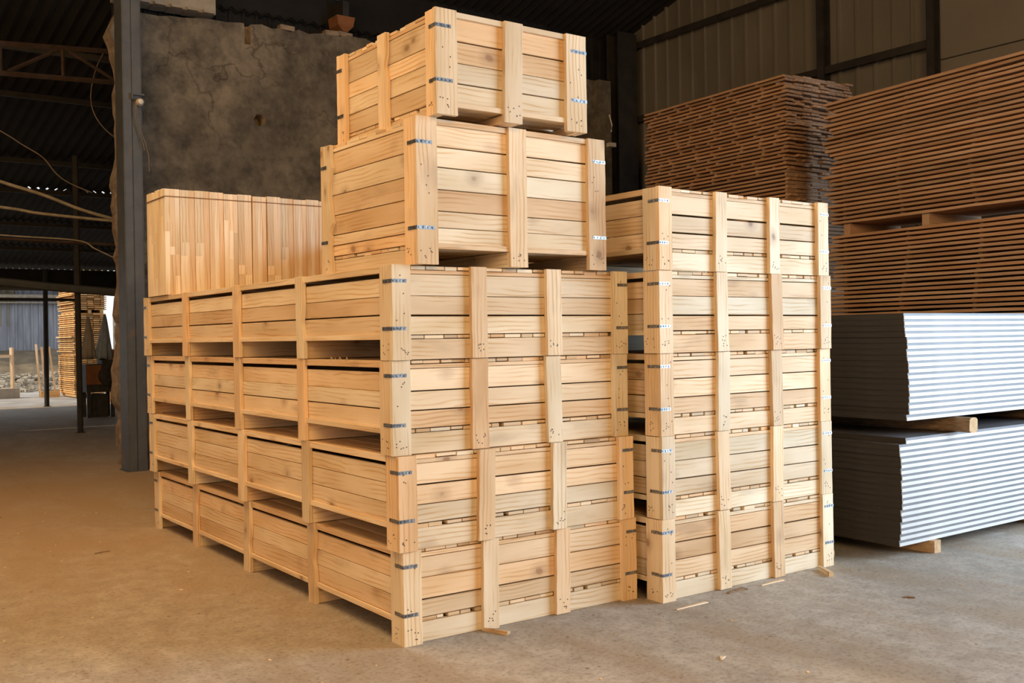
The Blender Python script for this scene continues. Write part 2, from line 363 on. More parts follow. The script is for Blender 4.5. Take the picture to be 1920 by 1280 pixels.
for k in range(6): mb.box(1.15+k*.22, 1.30+k*.22, 9.18, 9.5, 6.125-.004*k+.004*k, 6.16, WT)
struct(mb.build('trim_1', M['leaf']), 'pale masonry block above the wall top, by the column')

def corrugated(name, p0, dx, length, z0, z1, mat, pitch=.25, depth=.035, rib=.06, thick=.012, nrm=None, flat=False, wave=False):
    """vertical profiled sheet: p0 + dx*s, ribs stand towards nrm"""
    s = MB(); dx = Vector(dx).normalized(); nrm = Vector(nrm); prof = []
    if wave:
        n = int(length/pitch*8)
        prof = [(length*i/n, depth*.5*math.sin(2*math.pi*length*i/n/pitch)) for i in range(n+1)]
    else:
        x = 0
        while x < length-pitch*.5:
            prof += [(x, 0), (x+rib*.3, depth), (x+rib, depth), (x+rib*1.3, 0)]; x += pitch
        prof.append((length, 0))
    ring = []
    for z in (z0, z1):
        a = [Vector(p0)+dx*u+nrm*v+Vector((0, 0, z)) for u, v in prof]
        b = [Vector(p0)+dx*u+nrm*(v-thick)+Vector((0, 0, z)) for u, v in reversed(prof)]
        ring.append(a+b)
    n = len(prof); b0 = len(s.v); s.v += ring[0]+ring[1]; m2 = 2*n
    for i in range(m2):
        j = (i+1) % m2; s._quad((b0+i, b0+j, b0+j+m2, b0+i+m2), [(0, 0)]*4, WT, 0)
    for i in range(n-1):
        s._quad((b0+i, b0+i+1, b0+m2-2-i, b0+m2-1-i), [(0, 0)]*4, WT, 0)
        s._quad((b0+m2+i, b0+m2+m2-1-i, b0+m2+m2-2-i, b0+m2+i+1), [(0, 0)]*4, WT, 0)
    return s.build(name, mat)
# strip of dark sheet above the plaster wall and in the far corner
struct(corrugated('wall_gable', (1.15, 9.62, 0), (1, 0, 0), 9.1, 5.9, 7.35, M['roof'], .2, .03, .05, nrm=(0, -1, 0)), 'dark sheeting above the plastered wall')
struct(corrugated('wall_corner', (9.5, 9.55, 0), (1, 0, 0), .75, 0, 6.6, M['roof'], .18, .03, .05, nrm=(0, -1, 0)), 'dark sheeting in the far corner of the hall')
# right wall
struct(corrugated('wall_right', (10.27, 3.25, 0), (0, 1, 0), 6.4, 0, 9.6, M['wallsheet'], .30, .035, .05, nrm=(-1, 0, 0)), 'ribbed beige sheet wall behind the lumber')
mb = MB(); mb.box(10.27, 10.33, -1.9, 3.25, 0, 11, WT, mi=0); mb.box(10.262, 10.27, -1.9, 3.19, 5.262, 5.278, WT, mi=1); mb.box(10.262, 10.27, -1.9, 3.19, 7.3, 7.316, WT, mi=1)
mb.box(8.7, 10.33, -1.96, -1.9, 0, 11, WT); mb.box(8.7, 8.76, -15, -7.7, 0, 11, WT); mb.box(8.7, 8.76, -7.7, -2.4, 5.4, 11, WT); mb.box(8.7, 8.76, -2.4, -1.96, 0, 11, WT)
struct(mb.build('wall_side', [M['wallpanel'], M['darksteel']]), 'smooth beige panels of the right wall')
def ibeam(s, x0, y0, z0, z1, w, d, ax='x', t=.012):
    if ax == 'x':      # web runs in x
        s.box(x0, x0+t, y0, y0+d, z0, z1, WT); s.box(x0+w-t, x0+w, y0, y0+d, z0, z1, WT); s.box(x0+t, x0+w-t, y0+d/2-t/2, y0+d/2+t/2, z0, z1, WT)
    else:
        s.box(x0, x0+w, y0, y0+t, z0, z1, WT); s.box(x0, x0+w, y0+d-t, y0+d, z0, z1, WT); s.box(x0+w/2-t/2, x0+w/2+t/2, y0+t, y0+d-t, z0, z1, WT)
for y, wd, lab in ((4.95, .11, 'dark steel wall column above the far lumber pile'), (3.18, .09, 'dark steel wall column above the near lumber pile, beside the smooth panel')):
    mb = MB(); ibeam(mb, 10.08, y, 0, 8.35 if y > 4 else 8.85, .18, wd, 'x'); mb.box(10.09, 10.10, y-.012, y+wd+.012, 0, 8.3, WT)
    tag(mb.build('wall_column', M['darksteel']), lab, 'column', 'dark columns of the right wall')
for z, y0, y1, lab in ((5.5, 3.28, 9.4, 'lower dark steel rail across the right wall sheets'), (6.83, 5.07, 9.4, 'upper dark steel rail across the right wall sheets')):
    mb = MB(); mb.box(10.12, 10.23, y0, y1, z-.02, z+.05, WT); mb.box(10.12, 10.13, y0, y1, z-.06, z-.02, WT)
    if z < 6:
        for k in range(8): mb.box(10.14, 10.17, y0+.25+k*.22, y0+.33+k*.22, z-.055, z-.02, WT)
    tag(mb.build('wall_rail', M['darksteel']), lab, 'rail', 'rails of the right wall')
# far dark column in the corner
mb = MB(); ibeam(mb, 9.62, 8.95, 0, 7.0, .45, .3, 'y'); tag(mb.build('corner_column', M['darksteel']), 'very dark steel column in the far corner beside the upper crates', 'column')
mb = MB(); mb.box(9.22, 9.50, 9.02, 9.19, 0, 6.1, WT); pier = tag(mb.build('masonry_pier', M['plaster']), 'dim masonry pier just right of the topmost crate', 'pier')
mb = MB(); mb.tube([(9.42, 8.98, 5.5), (9.47, 8.97, 5.32), (9.46, 8.98, 5.2)], .014, 6); mb.box(9.38, 9.52, 8.92, 9.02, 4.93, 5.0, WT)
mb.build('broken_bracket', M['insul'], pier)['label'] = 'small pale broken bracket'
# unseen walls that close the hall
mb = MB(); mb.box(-12, 10.3, -15.1, -15, 0, 11, WT); struct(mb.build('wall_front', M['wallsheet']))
mb = MB(); mb.box(-10.1, -10, -15, -7.9, 0, 9, WT); mb.box(-10.1, -10, -2.1, 24.6, 0, 9, WT); mb.box(-10.1, -10, -7.9, -2.1, 6.2, 9, WT); struct(mb.build('wall_left', M['wallsheet']))
# roofs
def roof(name, x0, x1, ya, za, yb, zb, mat, pitch=.18, amp=.03, th=.01, holes=()):
    s = MB(); n = int((x1-x0)/pitch*4); prev = None
    for i in range(n+1):
        x = x0+(x1-x0)*i/n; o = amp*math.cos(math.pi*i/2)
        s.v += [Vector((x, ya, za+o)), Vector((x, yb, zb+o)), Vector((x, yb, zb+o+th)), Vector((x, ya, za+o+th))]
        if i:
            a = 4*(i-1); b = 4*i
            for p, q in ((0, 1), (1, 2), (2, 3), (3, 0)): s._quad((a+p, b+p, b+q, a+q), [(0, 0)]*4, WT, 0)
    s._quad((0, 1, 2, 3), [(0, 0)]*4, WT, 0); e = 4*n; s._quad((e+3, e+2, e+1, e), [(0, 0)]*4, WT, 0)
    return s.build(name, mat)
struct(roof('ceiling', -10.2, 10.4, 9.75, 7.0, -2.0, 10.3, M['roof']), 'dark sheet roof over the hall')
struct(roof('ceiling_south', -10.2, 10.4, -2.0, 10.3, -15.2, 6.6, M['roof']))
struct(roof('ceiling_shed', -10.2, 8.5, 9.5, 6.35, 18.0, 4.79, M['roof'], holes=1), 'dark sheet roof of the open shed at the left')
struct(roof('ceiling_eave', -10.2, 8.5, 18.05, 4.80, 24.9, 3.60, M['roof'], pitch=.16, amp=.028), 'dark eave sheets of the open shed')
mb = MB(); mb.box(-10.2, 8.5, 9.55, 9.62, 6.35, 7.6, WT); mb.box(8.5, 8.6, 9.6, 24.6, 0, 6.5, WT); struct(mb.build('wall_shed', M['roof']))
mb = MB()
mb.box(-10.2, 8.5, 24.42, 24.5, 3.02, 3.575, WT); struct(mb.build('trim_2', M['roof']), 'dark board under the far eave')
mb = MB()
for k, y in enumerate((11.5, 13.2, 16.2, 17.95, 20.4, 22.5)):
    q = MB(); z = 6.35-(y-9.5)*.1835-.12 if y < 18 else 4.80-(y-18.05)*.175-.12
    q.box(-3, 8.5, y, y+.06, z, z+.085, WT)
    tag(q.build('roof_purlin', M['darksteel']), 'dark roof purlin of the left shed, %s from the broken wall' % nth(k+1), 'purlin', 'purlins of the left shed')
mb = MB(); mb.box(-3, 8.5, 24.3, 24.36, 3.03, 3.10, WT); tag(mb.build('eave_rail', M['steel']), 'thin grey rail along the far eave of the left shed', 'rail')

# ------------------------------------------------------------------ tall steel column by the wall
t = empty('steel_column', (.97, 8.52, 0), 0, 'tall grey steel column in front of the plastered wall, left of the crates', 'column')
q = MB(); H0 = 7.2
q.box(0, .012, 0, .33, 0, H0, WT); q.box(.012, .105, 0, .012, 0, H0, WT); q.box(.117, .222, .004, .016, 0, H0, WT); q.box(.105, .117, .012, .33, 0, H0, WT); q.box(.222, .234, .004, .33, 0, H0, WT); q.box(.012, .222, .318, .33, 0, H0, WT)
q.build('column_shaft', M['steel'], t, bevel=.003)
q = MB(); q.box(-.02, .25, -.02, .35, 0, .012, WT); q.build('base_plate', M['steel'], t)
tb = empty('wire_insulator', (1.135, 8.50, 4.62), 0, 'small pale insulator with loose wire ends on the grey column', 'insulator')
q = MB(); q.rings([[(.03+r*math.cos(k*math.pi/5), y, r*math.sin(k*math.pi/5)) for k in range(10)] for r, y in ((.02, 0.018), (.045, 0), (.05, -.03), (.03, -.05), (.042, -.07), (.02, -.085))], WT); q.build('insulator_body', M['insul'], tb, smooth=True)
q = MB(); q.box(-.06, .09, -.02, .016, .09, .11, WT); q.box(-.07, -.055, -.03, .01, .03, .11, WT); q.build('bracket', M['steel'], tb)
q = MB(); q.tube([(-.02, -.03, .01), (-.01, -.04, -.15), (.03, -.04, -.35), (.09, -.04, -.52), (.13, -.02, -.66), (.14, 0, -.85)], .006, 6); q.tube([(-.03, -.03, .0), (-.03, -.035, -.2), (.02, -.035, -.36), (.08, -.03, -.6)], .005, 6); q.build('loose_wire', M['cable'], tb)

# ------------------------------------------------------------------ left shed: posts, truss, pipes, cables
mb = MB(); mb.tube([(1.915, 15, 0), (1.905, 15, 2.56)], .052, 10); mb.tube([(1.905, 15, 2.56), (1.90, 15, 5.0)], .058, 10); mb.box(1.84, 1.99, 14.93, 15.07, 0, .01, WT)
tag(mb.build('shed_post', M['darksteel'], smooth=False), 'dark round post of the left shed, the nearer one standing before the stacked lumber', 'post', 'posts of the left shed')
mb = MB(); mb.tube([(3.18, 23.9, 0), (3.19, 23.9, 3.55)], .062, 10); mb.box(3.1, 3.27, 23.82, 23.98, 0, .01, WT)
tag(mb.build('shed_post', M['darksteel']), 'dark round post of the left shed, the farther one left of the stacked lumber', 'post', 'posts of the left shed')
mb = MB(); mb.tube([(-3, 14.9, 2.93), (.63, 14.9, 2.70), (1.5, 14.9, 2.62), (2.6, 14.9, 2.54), (5, 14.9, 2.4)], .075, 8)
tag(mb.build('cross_beam', M['steel']), 'grey tube beam crossing the left shed above the lumber view', 'beam')
mb = MB(); mb.box(-2, 3.9, 23.85, 23.93, 2.72, 2.79, WT); tag(mb.build('cross_rail', M['darksteel']), 'thin dark rail between the two posts of the left shed', 'rail')
t = empty('roof_truss', (0, 10.5, 0), 0, 'rust-brown roof truss high in the dark left shed', 'truss')
def bar(s, a, b, w=.03, mi=0): s.tube([a, b], w, 4, mi)
q = MB(); bar(q, (-3, 0, 5.45), (2.0, 0, 5.80), .035); q.build('top_chord', M['rust'], t)
q = MB(); bar(q, (-3, 0, 5.12), (2.0, 0, 5.35), .035); q.build('bottom_chord', M['rust'], t)
for a, b, nm in (((.72, 0, 5.68), (.72, 0, 5.32), 'strut'), ((-.07, 0, 5.64), (-.07, 0, 5.27), 'strut'), ((.67, 0, 5.68), (.02, 0, 5.29), 'diagonal'), ((.8, 0, 5.68), (1.4, 0, 5.36), 'diagonal')):
    q = MB(); bar(q, a, b, .025); q.build(nm, M['rust'], t)
mb = MB(); bar(mb, (-2, 10.5, 6.13), (2.0, 10.5, 6.42), .04); tag(mb.build('roof_beam', M['rust']), 'rust-brown beam above the truss in the top left corner', 'beam')
def curve(name, pts, r, mat, label, cat, n=6):
    P = [Vector(p) for p in pts]; out = []
    for i in range(len(P)-1):
        a, b, c, d = P[max(i-1, 0)], P[i], P[i+1], P[min(i+2, len(P)-1)]
        for k in range(6):
            u = k/6; out.append(.5*((2*b)+(-a+c)*u+(2*a-5*b+4*c-d)*u*u+(-a+3*b-3*c+d)*u**3))
    out.append(P[-1]); s = MB(); s.tube(out, r, n)
    return tag(s.build(name, M[mat], smooth=True), label, cat)
Y = 11
curve('curved_pipe', [(-2.2, Y, 4.6), (-.8, Y, 4.12), (-.015, Y, 3.872), (.531, Y, 3.725), (1.029, Y, 3.551), (1.487, Y, 3.438), (2.0, Y, 3.35)], .025, 'pipe', 'pale curved pipe sweeping down to the wall edge', 'pipe', 8)
curve('straight_pipe', [(-2.2, Y, 3.68), (-.021, Y, 3.518), (.492, Y, 3.459), (1.487, Y, 3.405), (2.2, Y, 3.38)], .022, 'pipe', 'tan pipe running just below the curved pipe', 'pipe', 8)
curve('brown_conduit', [(-2.2, Y, 3.1), (-.028, Y, 3.08), (1.481, Y, 3.055), (2.2, Y, 3.04)], .022, 'rust', 'brown conduit crossing the left shed below the pipes', 'conduit', 8)
curve('sagging_cable', [(-2.2, Y-.1, 3.2), (-.027, Y-.1, 3.12), (.948, Y-.1, 3.09), (1.2, Y-.1, 2.98), (1.477, Y-.1, 2.85), (2, Y-.1, 2.6)], .011, 'pipe', 'thin pale cable sagging off the brown conduit', 'cable')
curve('hanging_cable', [(1.4, Y, 5.875), (1.28, Y, 5.6), (1.203, Y, 5.204), (1.272, Y, 4.902), (1.507, Y, 4.654), (1.9, Y, 4.5)], .009, 'cable', 'thin cable looping down beside the broken wall edge', 'cable')
curve('slack_wire', [(-1.2, Y, 5.2), (-.004, Y, 4.574), (.265, Y, 4.416), (.54, Y, 4.254), (.713, Y, 4.042), (.89, Y, 3.918), (1.2, Y, 3.8)], .009, 'cable', 'slack wire hanging in the dark above the curved pipe', 'wire')

# ------------------------------------------------------------------ yard beyond
t = empty('corrugated_building', (0, 42, 0), 0, 'long weathered building with blue-grey corrugated sheets beyond the left shed', 'building')
o = corrugated('wall_sheets', (0, 0, 0), (1, 0, 0), 9.1, 1.3, 3.35, M['fence'], .3, .05, .08, nrm=(0, -1, 0)); o.parent = t
o = corrugated('upper_sheets', (5.72, .02, 0), (1, 0, 0), 3.4, 3.35, 6.2, M['fence'], .3, .05, .08, nrm=(0, -1, 0)); o.parent = t
o = corrugated('tan_sheets', (0, .02, 0), (1, 0, 0), 5.7, 2.36, 6.2, M['fence_tan'], .3, .05, .08, nrm=(0, -1.6, 0)); o.parent = t
q = MB(); q.box(0, 9.1, -.25, -.08, 3.55, 3.68, WT); q.box(0, 9.1, -.2, -.06, 3.32, 3.37, WT); q.box(0, 9.1, -.35, -.08, 3.85, 3.92, WT); q.build('rails', M['pipe'], t)
q = MB(); q.box(0, 9.1, .1, 3, 0, 6.2, WT); q.build('building_body', M['fence'], t)
mb = MB()
prof = [(35, -.05), (38, .25), (40, .75), (41.2, 1.2), (41.9, 1.36), (42.05, 1.36)]
n = 40
for i in range(n+1):
    for y, z in prof: mb.v.append(Vector((i*.5-2, y, z+noise.noise(Vector((i*.7, y, 0)))*.12)))
for i in range(n):
    for j in range(len(prof)-1):
        a = i*len(prof)+j; mb._quad((a, a+len(prof), a+len(prof)+1, a+1), [(0, 0)]*4, WT, 0)
struct(mb.build('earth_bank', M['bank']), 'brown earth bank below the corrugated building')
mb = MB()
for k in range(1100):
    x = R.uniform(2.0, 9); y = R.uniform(33.5, 39); z = max(-.03, (y-35)*.1) if y > 35 else -.03; a = R.uniform(.03, .13)
    mb.box(-a, a, -a*.7, a*.7, -.02, a*R.uniform(.3, 1), WT, mat=Matrix.Translation((x, y, z+.02)) @ Matrix.Rotation(R.uniform(0, 3), 4, 'Z') @ Matrix.Rotation(R.uniform(-.7, .7), 4, 'X'))
tag(mb.build('rubble', M['rubble']), 'heap of pale wood scraps and rubble at the foot of the bank', 'rubble', kind='stuff')

def lumber_stack(name, loc, rz, ln, wd, nlay, bt, st, mat, seed, nb=1, jag=.0, stick=6):
    """sheets of boards separated by stickers, far away: boards as parts"""
# stacked yard lumber, three bundles
yl = [(0.0, 1.42, 28, 'lowest bundle of the golden lumber stack in the yard'), (1.46, 2.02-.0, 0, '')]
def yard_bundle(z0, z1, label, jag):
    t = empty('lumber_bundle', (4.80+R.uniform(-.02, .02), 28.0, z0), rad(0), label, 'lumber', 'lumber bundles stacked in the yard')
    pitch = .062; nl = int((z1-z0-.12)/pitch)
    q = MB()
    for xx in (.05, .4, .75): q.box(xx, xx+.1, .02, 1.9, 0, .1, (.7, .7, .7))
    q.build('bearers', M['yardlumber'], t)
    for i in range(nl):
        q = MB(); z = .1+i*pitch; k = 5
        for b in range(k):
            j = R.uniform(-jag, jag)
            q.box(b*.19+.005+R.uniform(-.01, .01) + (R.uniform(-jag, jag) if b == 0 else 0), b*.19+.178, j, 2.05+j, z+R.uniform(0, .006), z+.036, tint(.3, .05))
        for s_ in range(4): q.box(.02, .9, .1+s_*.6, .14+s_*.6, z+.036, z+pitch, (.6, .55, .5))
        o = q.build('board_layer', M['yardlumber'], t)
yard_bundle(0, 1.34, 'lowest of three golden lumber bundles in the yard', .015)
yard_bundle(1.262, 2.60, 'middle of three golden lumber bundles in the yard', .05)
yard_bundle(2.524, 3.9, 'topmost of three golden lumber bundles in the yard', .05)
for i, (x, z, xb, h, lab) in enumerate(((4.12, 1.61, 4.19, 0, 'leftmost pale stake leaning beside the far shed post'), (4.28, 1.52, 4.34, 0, 'short pale stake standing close left of the far shed post'), (4.50, 1.53, 4.63, 0, 'pale stake leaning right of the far shed post, near the lumber'))):
    mb = MB(); mb.tube([(xb, 29.9-.2, -.03), (x, 30.1-.2, z)], .04, 4, t=(1, .95, .9)); tag(mb.build('wooden_stake', M['pine']), lab, 'stake', 'pale stakes by the far post')
mb = MB(); mb.box(4.15, 4.7, 29.45, 29.62, -.03, .16, tint()); tag(mb.build('timber_offcut', M['yardlumber']), 'low timber offcut lying at the foot of the pale stakes', 'timber')
t = empty('sawhorse', (2.6, 30, -.03), 0, 'pale wooden trestle at the left edge of the yard view', 'trestle')
for x, nm in ((.15, 'leg'), (.84, 'leg')):
    q = MB(); q.tube([(x+.02, 0, 0), (x, 0, 1.55)], .06, 4); q.build(nm, M['pine'], t)
q = MB(); q.box(-.2, .9, -.04, .04, 1.24, 1.33, tint()); q.build('top_rail', M['pine'], t)
q = MB(); q.box(-.1, 1.0, -.3, .3, 0, .3, tint()); q.build('base_block', M['leaf'], t)
# machine with sacking
t = empty('sawing_machine', (2.92, 18.7, 0), 0, 'dark workshop machine with an orange-brown panel beside the broken wall', 'machine')
q = MB(); q.box(.0, .62, .0, .5, .55, 1.16, WT); q.rings([[(.45+r*math.cos(k*math.pi/7), y, .9+r*math.sin(k*math.pi/7)) for k in range(14)] for r, y in ((.22, 0), (.22, -.12), (.12, -.18))], WT); q.box(.3, .68, -.1, .3, 1.0, 1.25, WT); q.box(.62, .8, .1, .5, .6, .95, WT); q.build('machine_body', M['machine'], t)
q = MB(); q.box(-.02, .34, -.03, 0, .72, 1.14, WT); q.build('front_panel', M['orange'], t)
for x, y in ((.05, .05), (.05, .45), (.55, .05), (.55, .45)):
    q = MB(); q.box(x-.035, x+.035, y-.035, y+.035, 0, .55, WT); q.build('leg', M['machine'], t)
q = MB(); q.box(.12, .48, .15, .4, 0, .5, WT); q.build('motor', M['machine'], t)
def sack(x, y, z0, z1, r, mat, label, seed):
    s = MB(); rg = []
    for i in range(9):
        f = i/8; z = z1+(z0-z1)*f; rr = .025+r*f**.85; ring = []
        for k in range(28):
            a = 2*math.pi*k/28; q_ = rr*(1+.22*f*math.sin(a*6+seed+f)+.1*math.sin(a*3+seed))
            ring.append((x+q_*math.cos(a)+.03*math.sin(seed+f*2), y+q_*math.sin(a)*.7, z+.04*f*math.sin(a*4+seed)))
        rg.append(ring)
    s.rings(rg, WT); tag(s.build('hanging_sacking', M[mat], smooth=True), label, 'cloth', 'cloths gathered over the dark machine')
sack(2.99, 18.9, 1.3, 2.20, .115, 'cloth_tan', 'tan cloth gathered to a peak over the dark machine, left of the two', 1)
sack(3.34, 18.9, 1.27, 2.24, .14, 'cloth_blue', 'blue-grey cloth gathered to a peak over the dark machine, right of the two', 2)
mb = MB(); mb.box(5.02, 5.9, 24.9, 25.1, -.03, 1.42, WT); tag(mb.build('orange_partition', M['orange']), 'low orange-brown partition under the bright gap by the wall', 'partition')
for i, (x, h) in enumerate(((13.1, 3.1), (13.6, 3.9), (14.1, 3.3), (14.6, 4.6), (15.1, 3.0))):
    mb = MB(); mb.tube([(x, 55, -.03), (x, 55, h)], .06, 6)
    if i in (1, 3): mb.tube([(x-.3, 55, h-.7), (x+.25, 55, h-.75)], .035, 6)
    tag(mb.build('distant_pole', M['pipe']), 'thin hazy pole in the bright gap beside the broken wall, %s from the left' % nth(i+1), 'pole', 'distant poles in the bright gap')

# ------------------------------------------------------------------ crates
TP = .028
def post_board(s, x0, x1, y0, y1, z0, z1, axis, lean=0, wane=.0015, seed=0, t=None, notch=None):
    """upright board; its face width lies along axis ('x' or 'y'), edges wander a little"""
    n = 28 if notch else 10; rg = []
    for i in range(n+1):
        f = i/n; z = z0+(z1-z0)*f; off = lean*(f-.5)
        a = wane*noise.noise(Vector((f*5, seed, 0)))*2; b = wane*noise.noise(Vector((f*5, seed, 7)))*2
        if notch:
            for zc, wd, dp in notch: a += math.exp(-((z-zc)/wd)**2)*dp
        if axis == 'x': rg.append([(x0+off+a, y0, z), (x1+off+b, y0, z), (x1+off+b, y1, z), (x0+off+a, y1, z)])
        else: rg.append([(x0, y0+off+a, z), (x1, y0+off+a, z), (x1, y1+off+b, z), (x0, y1+off+b, z)])
    s.rings(rg, t)
def nails(s, axis, lo, hi, face, z0, sgn, n=6, full=False, zh=.1):
    """nail heads: face coordinate on the other axis"""
    for k in range(n):
        a = R.uniform(lo+.018, hi-.018); z = z0+R.uniform(.03, zh)
        c = (a, face, z) if axis == 'x' else (face, a, z)
        s.disc(c, 1 if axis == 'x' else 0, .0042, sgn*.0012, 1)
def crate(pos, yaw, W, Ln, H, xs, ys, rb, lb, opening, label, group, name='pallet_crate', tone=1.0, wany=None, lidn=None, rlean=.015, tri=True):
    """xs / ys: (start, end) of upright boards on the W and L faces; rb / lb: plank edges (top first);
    opening: faces ('L' or 'R') whose foot is open"""
    t = empty(name, pos, yaw, label, 'crate', group)
    P = M['pine']; e = .022; g = .0035
    def tn(v=.10): a = tint(v, .06); return tuple(c*tone for c in a)
    def planks(s, face, far):
        bounds = rb if face == 'R' else lb; wd = W if face == 'R' else Ln; dp = Ln if face == 'R' else W
        a0, a1 = (TP+.001, TP+e) if not far else (dp-TP-e, dp-TP-.001)
        for hi, lo in bounds:
            k0 = R.uniform(-.0025, .0025); w0, w1 = R.uniform(0, g), R.uniform(0, g)
            c0, c1 = a0+k0*.5, a1+k0*.5
            if face == 'R':
                tm = Matrix.Translation((wd/2, 0, (lo+hi)/2)) @ Matrix.Rotation(R.uniform(-.0022, .0022), 4, 'Y') @ Matrix.Translation((-wd/2, 0, -(lo+hi)/2))
                s.box(TP+.004, wd-TP-.004, c0, c1, lo+w0, hi-w1, tn(.14), mat=tm)
            else: s.box(c0, c1, TP+e+.004, wd-TP-e-.004, lo+w0, hi-w1, tn(.14))
    for face in 'RL':
        for far in (0, 1):
            s = MB(); planks(s, face, far); s.build('side_panel' if face == 'L' else 'end_panel', P, t, bevel=.0018)
    # corner posts
    for cx in (0, 1):
        for cy in (0, 1):
            s = MB()
            xw = xs[0][1] if not cx else W-xs[-1][0]; yw = ys[0][1] if not cy else Ln-ys[-1][0]
            x0, x1 = (0, xw) if not cx else (W-xw, W); y0, y1 = (0, TP) if not cy else (Ln-TP, Ln)
            ln = R.uniform(-1, 1)*rlean*.5
            post_board(s, x0, x1, y0, y1, 0, H-.001, 'x', 0, .0015, R.random()*9, tn(.08))
            nails(s, 'x', x0, x1, y0 if not cy else y1, 0, -1 if not cy else 1, 6, zh=.09)
            nails(s, 'x', x0, x1, y0 if not cy else y1, H*.3, -1 if not cy else 1, 4, zh=H*.6)
            x0, x1 = (.002, TP) if not cx else (W-TP, W-.002); y0, y1 = (TP+.0006, yw) if not cy else (Ln-yw, Ln-TP-.0006)
            wn = wany.get((cx, cy)) if wany else None
            post_board(s, x0, x1, y0, y1, 0, H-.004, 'y', 0, .0015 if not wn else .002, R.random()*9, tn(.08), notch=wn)
            nails(s, 'y', y0, y1, x0 if not cx else x1, 0, -1 if not cx else 1, 5, zh=.09)
            o = s.build('corner_post', [P, M['nail']], t, bevel=.002)
            # steel straps round the corner
            for zf in (.815, .305 if H < .7 else .235):
                z = H*zf+R.uniform(-.004, .004); h = .019; q = MB(); th = .0016
                lx = min(xw*.82, .115)*R.uniform(.85, 1.03); ly = yw*R.uniform(.62, .78)
                ya, yb = (-th, 0) if not cy else (Ln, Ln+th); xa, xb = (0-th, 0) if not cx else (W, W+th)
                sl = R.uniform(-.002, .002)
                if not cx: q.box(-th, lx, ya, yb, z, z+h, WT)
                else: q.box(W-lx, W+th, ya, yb, z, z+h, WT)
                if not cy: q.box(xa, xb+(.002 if not cx else -.0), 0, ly, z, z+h, WT)
                else: q.box(xa, xb+(.002 if not cx else -.0), Ln-ly, Ln, z, z+h, WT)
                for k in range(4):
                    xx = (lx*(k+.5)/4) if not cx else W-lx*(k+.5)/4
                    q.disc((xx, ya if not cy else yb, z+h/2), 1, .0055, -.003 if not cy else .003, 0, 8)
                    yy = ly*(k+.5)/4 if not cy else Ln-ly*(k+.5)/4
                    if k < 3: q.disc((xa if not cx else xb, yy, z+h/2), 0, .005, -.002 if not cx else .002, 0, 8)
                q.build('corner_strap', M['strap'], t)
    # battens
    for far in (0, 1):
        for x0, x1 in xs[1:-1]:
            s = MB(); y0, y1 = (0, TP) if not far else (Ln-TP, Ln); j = R.uniform(-.006, .006); w_ = R.uniform(-.004, .004)
            post_board(s, x0+j, x1+j+w_, y0, y1, R.uniform(0, .004), H-.001, 'x', R.uniform(-1, 1)*rlean, .002, R.random()*9, tn(.12))
            nails(s, 'x', x0+j, x1+j, y0 if not far else y1, 0, -1 if not far else 1, 7)
            s.build('batten', [P, M['nail']], t, bevel=.002)
        for y0, y1 in ys[1:-1]:
            s = MB(); x0, x1 = (0, TP) if not far else (W-TP, W); j = R.uniform(-.012, .012)
            post_board(s, x0, x1, y0+j, y1+j, 0, H-.001, 'y', R.uniform(-1, 1)*rlean, .004, R.random()*9, tn(.12), notch=[(H*R.uniform(.2, .7), .05, .02)] if R.random() < .3 else None)
            s.build('batten', [P, M['nail']], t, bevel=.002)
    # lid and floor: boards run along the long-open faces
    zl = H-.004; zf1 = (rb if opening == 'L' else lb)[-1][1] - .004
    def deck(nm, zt, th, z_rail):
        s = MB()
        lo, hi = (TP+.001, (W if opening == 'L' else Ln)-TP-.001); L2 = (Ln if opening == 'L' else W)
        a = lo
        while a < hi-.02:
            b = min(a+R.uniform(.07, .13), hi);
            if hi-b < .03: b = hi
            p = R.uniform(.0, .012); q_ = R.uniform(.0, .012); tt = th*R.uniform(.75, 1)
            gp = .004 if R.random() > .14 else .03
            if opening == 'L': s.box(a+.0015, b-gp, TP+p, L2-TP-q_, zt-tt, zt, tn(.2))
            else: s.box(TP+p, L2-TP-q_, a+.0015, b-gp, zt-tt, zt, tn(.2))
            a = b
        return s.build(nm, P, t, bevel=.0015)
    deck('lid', zl, .021, None)
    # lid rails (edge boards seen on the open faces) and cleats across
    rail = .036
    for far in (0, 1):
        s = MB()
        D = W if opening == 'L' else Ln; LL = Ln if opening == 'L' else W
        a0, a1 = (TP*.45, TP*.98) if not far else (D-TP*.98, D-TP*.45)
        if opening == 'L': s.box(a0, a1, TP+.002, LL-TP-.002, zl-rail, zl, tn(.1))
        else: s.box(TP+.002, LL-TP-.002, a0, a1, zl-.03, zl, tn(.1))
        s.build('lid_rail', P, t, bevel=.0015)
    D = Ln if opening == 'L' else W; ctr = ys if opening == 'L' else xs
    zc0 = zl-.021
    for i, (c0, c1) in enumerate(ctr):
        s = MB(); cc = .5*(c0+c1); a, b = cc-.04, cc+.04
        if i == 0: a, b = TP+.0, TP+.08
        if i == len(ctr)-1: a, b = D-TP-.08, D-TP
        if opening == 'L': s.box(TP+.003, W-TP-.003, a, b, zc0-.021, zc0-.0005, tn(.12))
        else: s.box(a, b, TP+.003, Ln-TP-.003, zc0-.021, zc0-.0005, tn(.12))
        s.build('lid_cleat', P, t, bevel=.0015)
        # runner below
        s = MB(); zr = zf1-.021
        if i == 0: a, b = TP+.001, TP+.035
        elif i == len(ctr)-1: a, b = D-TP-.035, D-TP-.001
        else: a, b = c0+.006, c1-.006
        if opening == 'L': s.box(TP+.002, W-TP-.002, a, b, .001, zr, tn(.12))
        else: s.box(a, b, TP+.002, Ln-TP-.002, .001, zr, tn(.12))
        s.build('runner', P, t, bevel=.002)
    deck('crate_floor', zf1, .02, None)
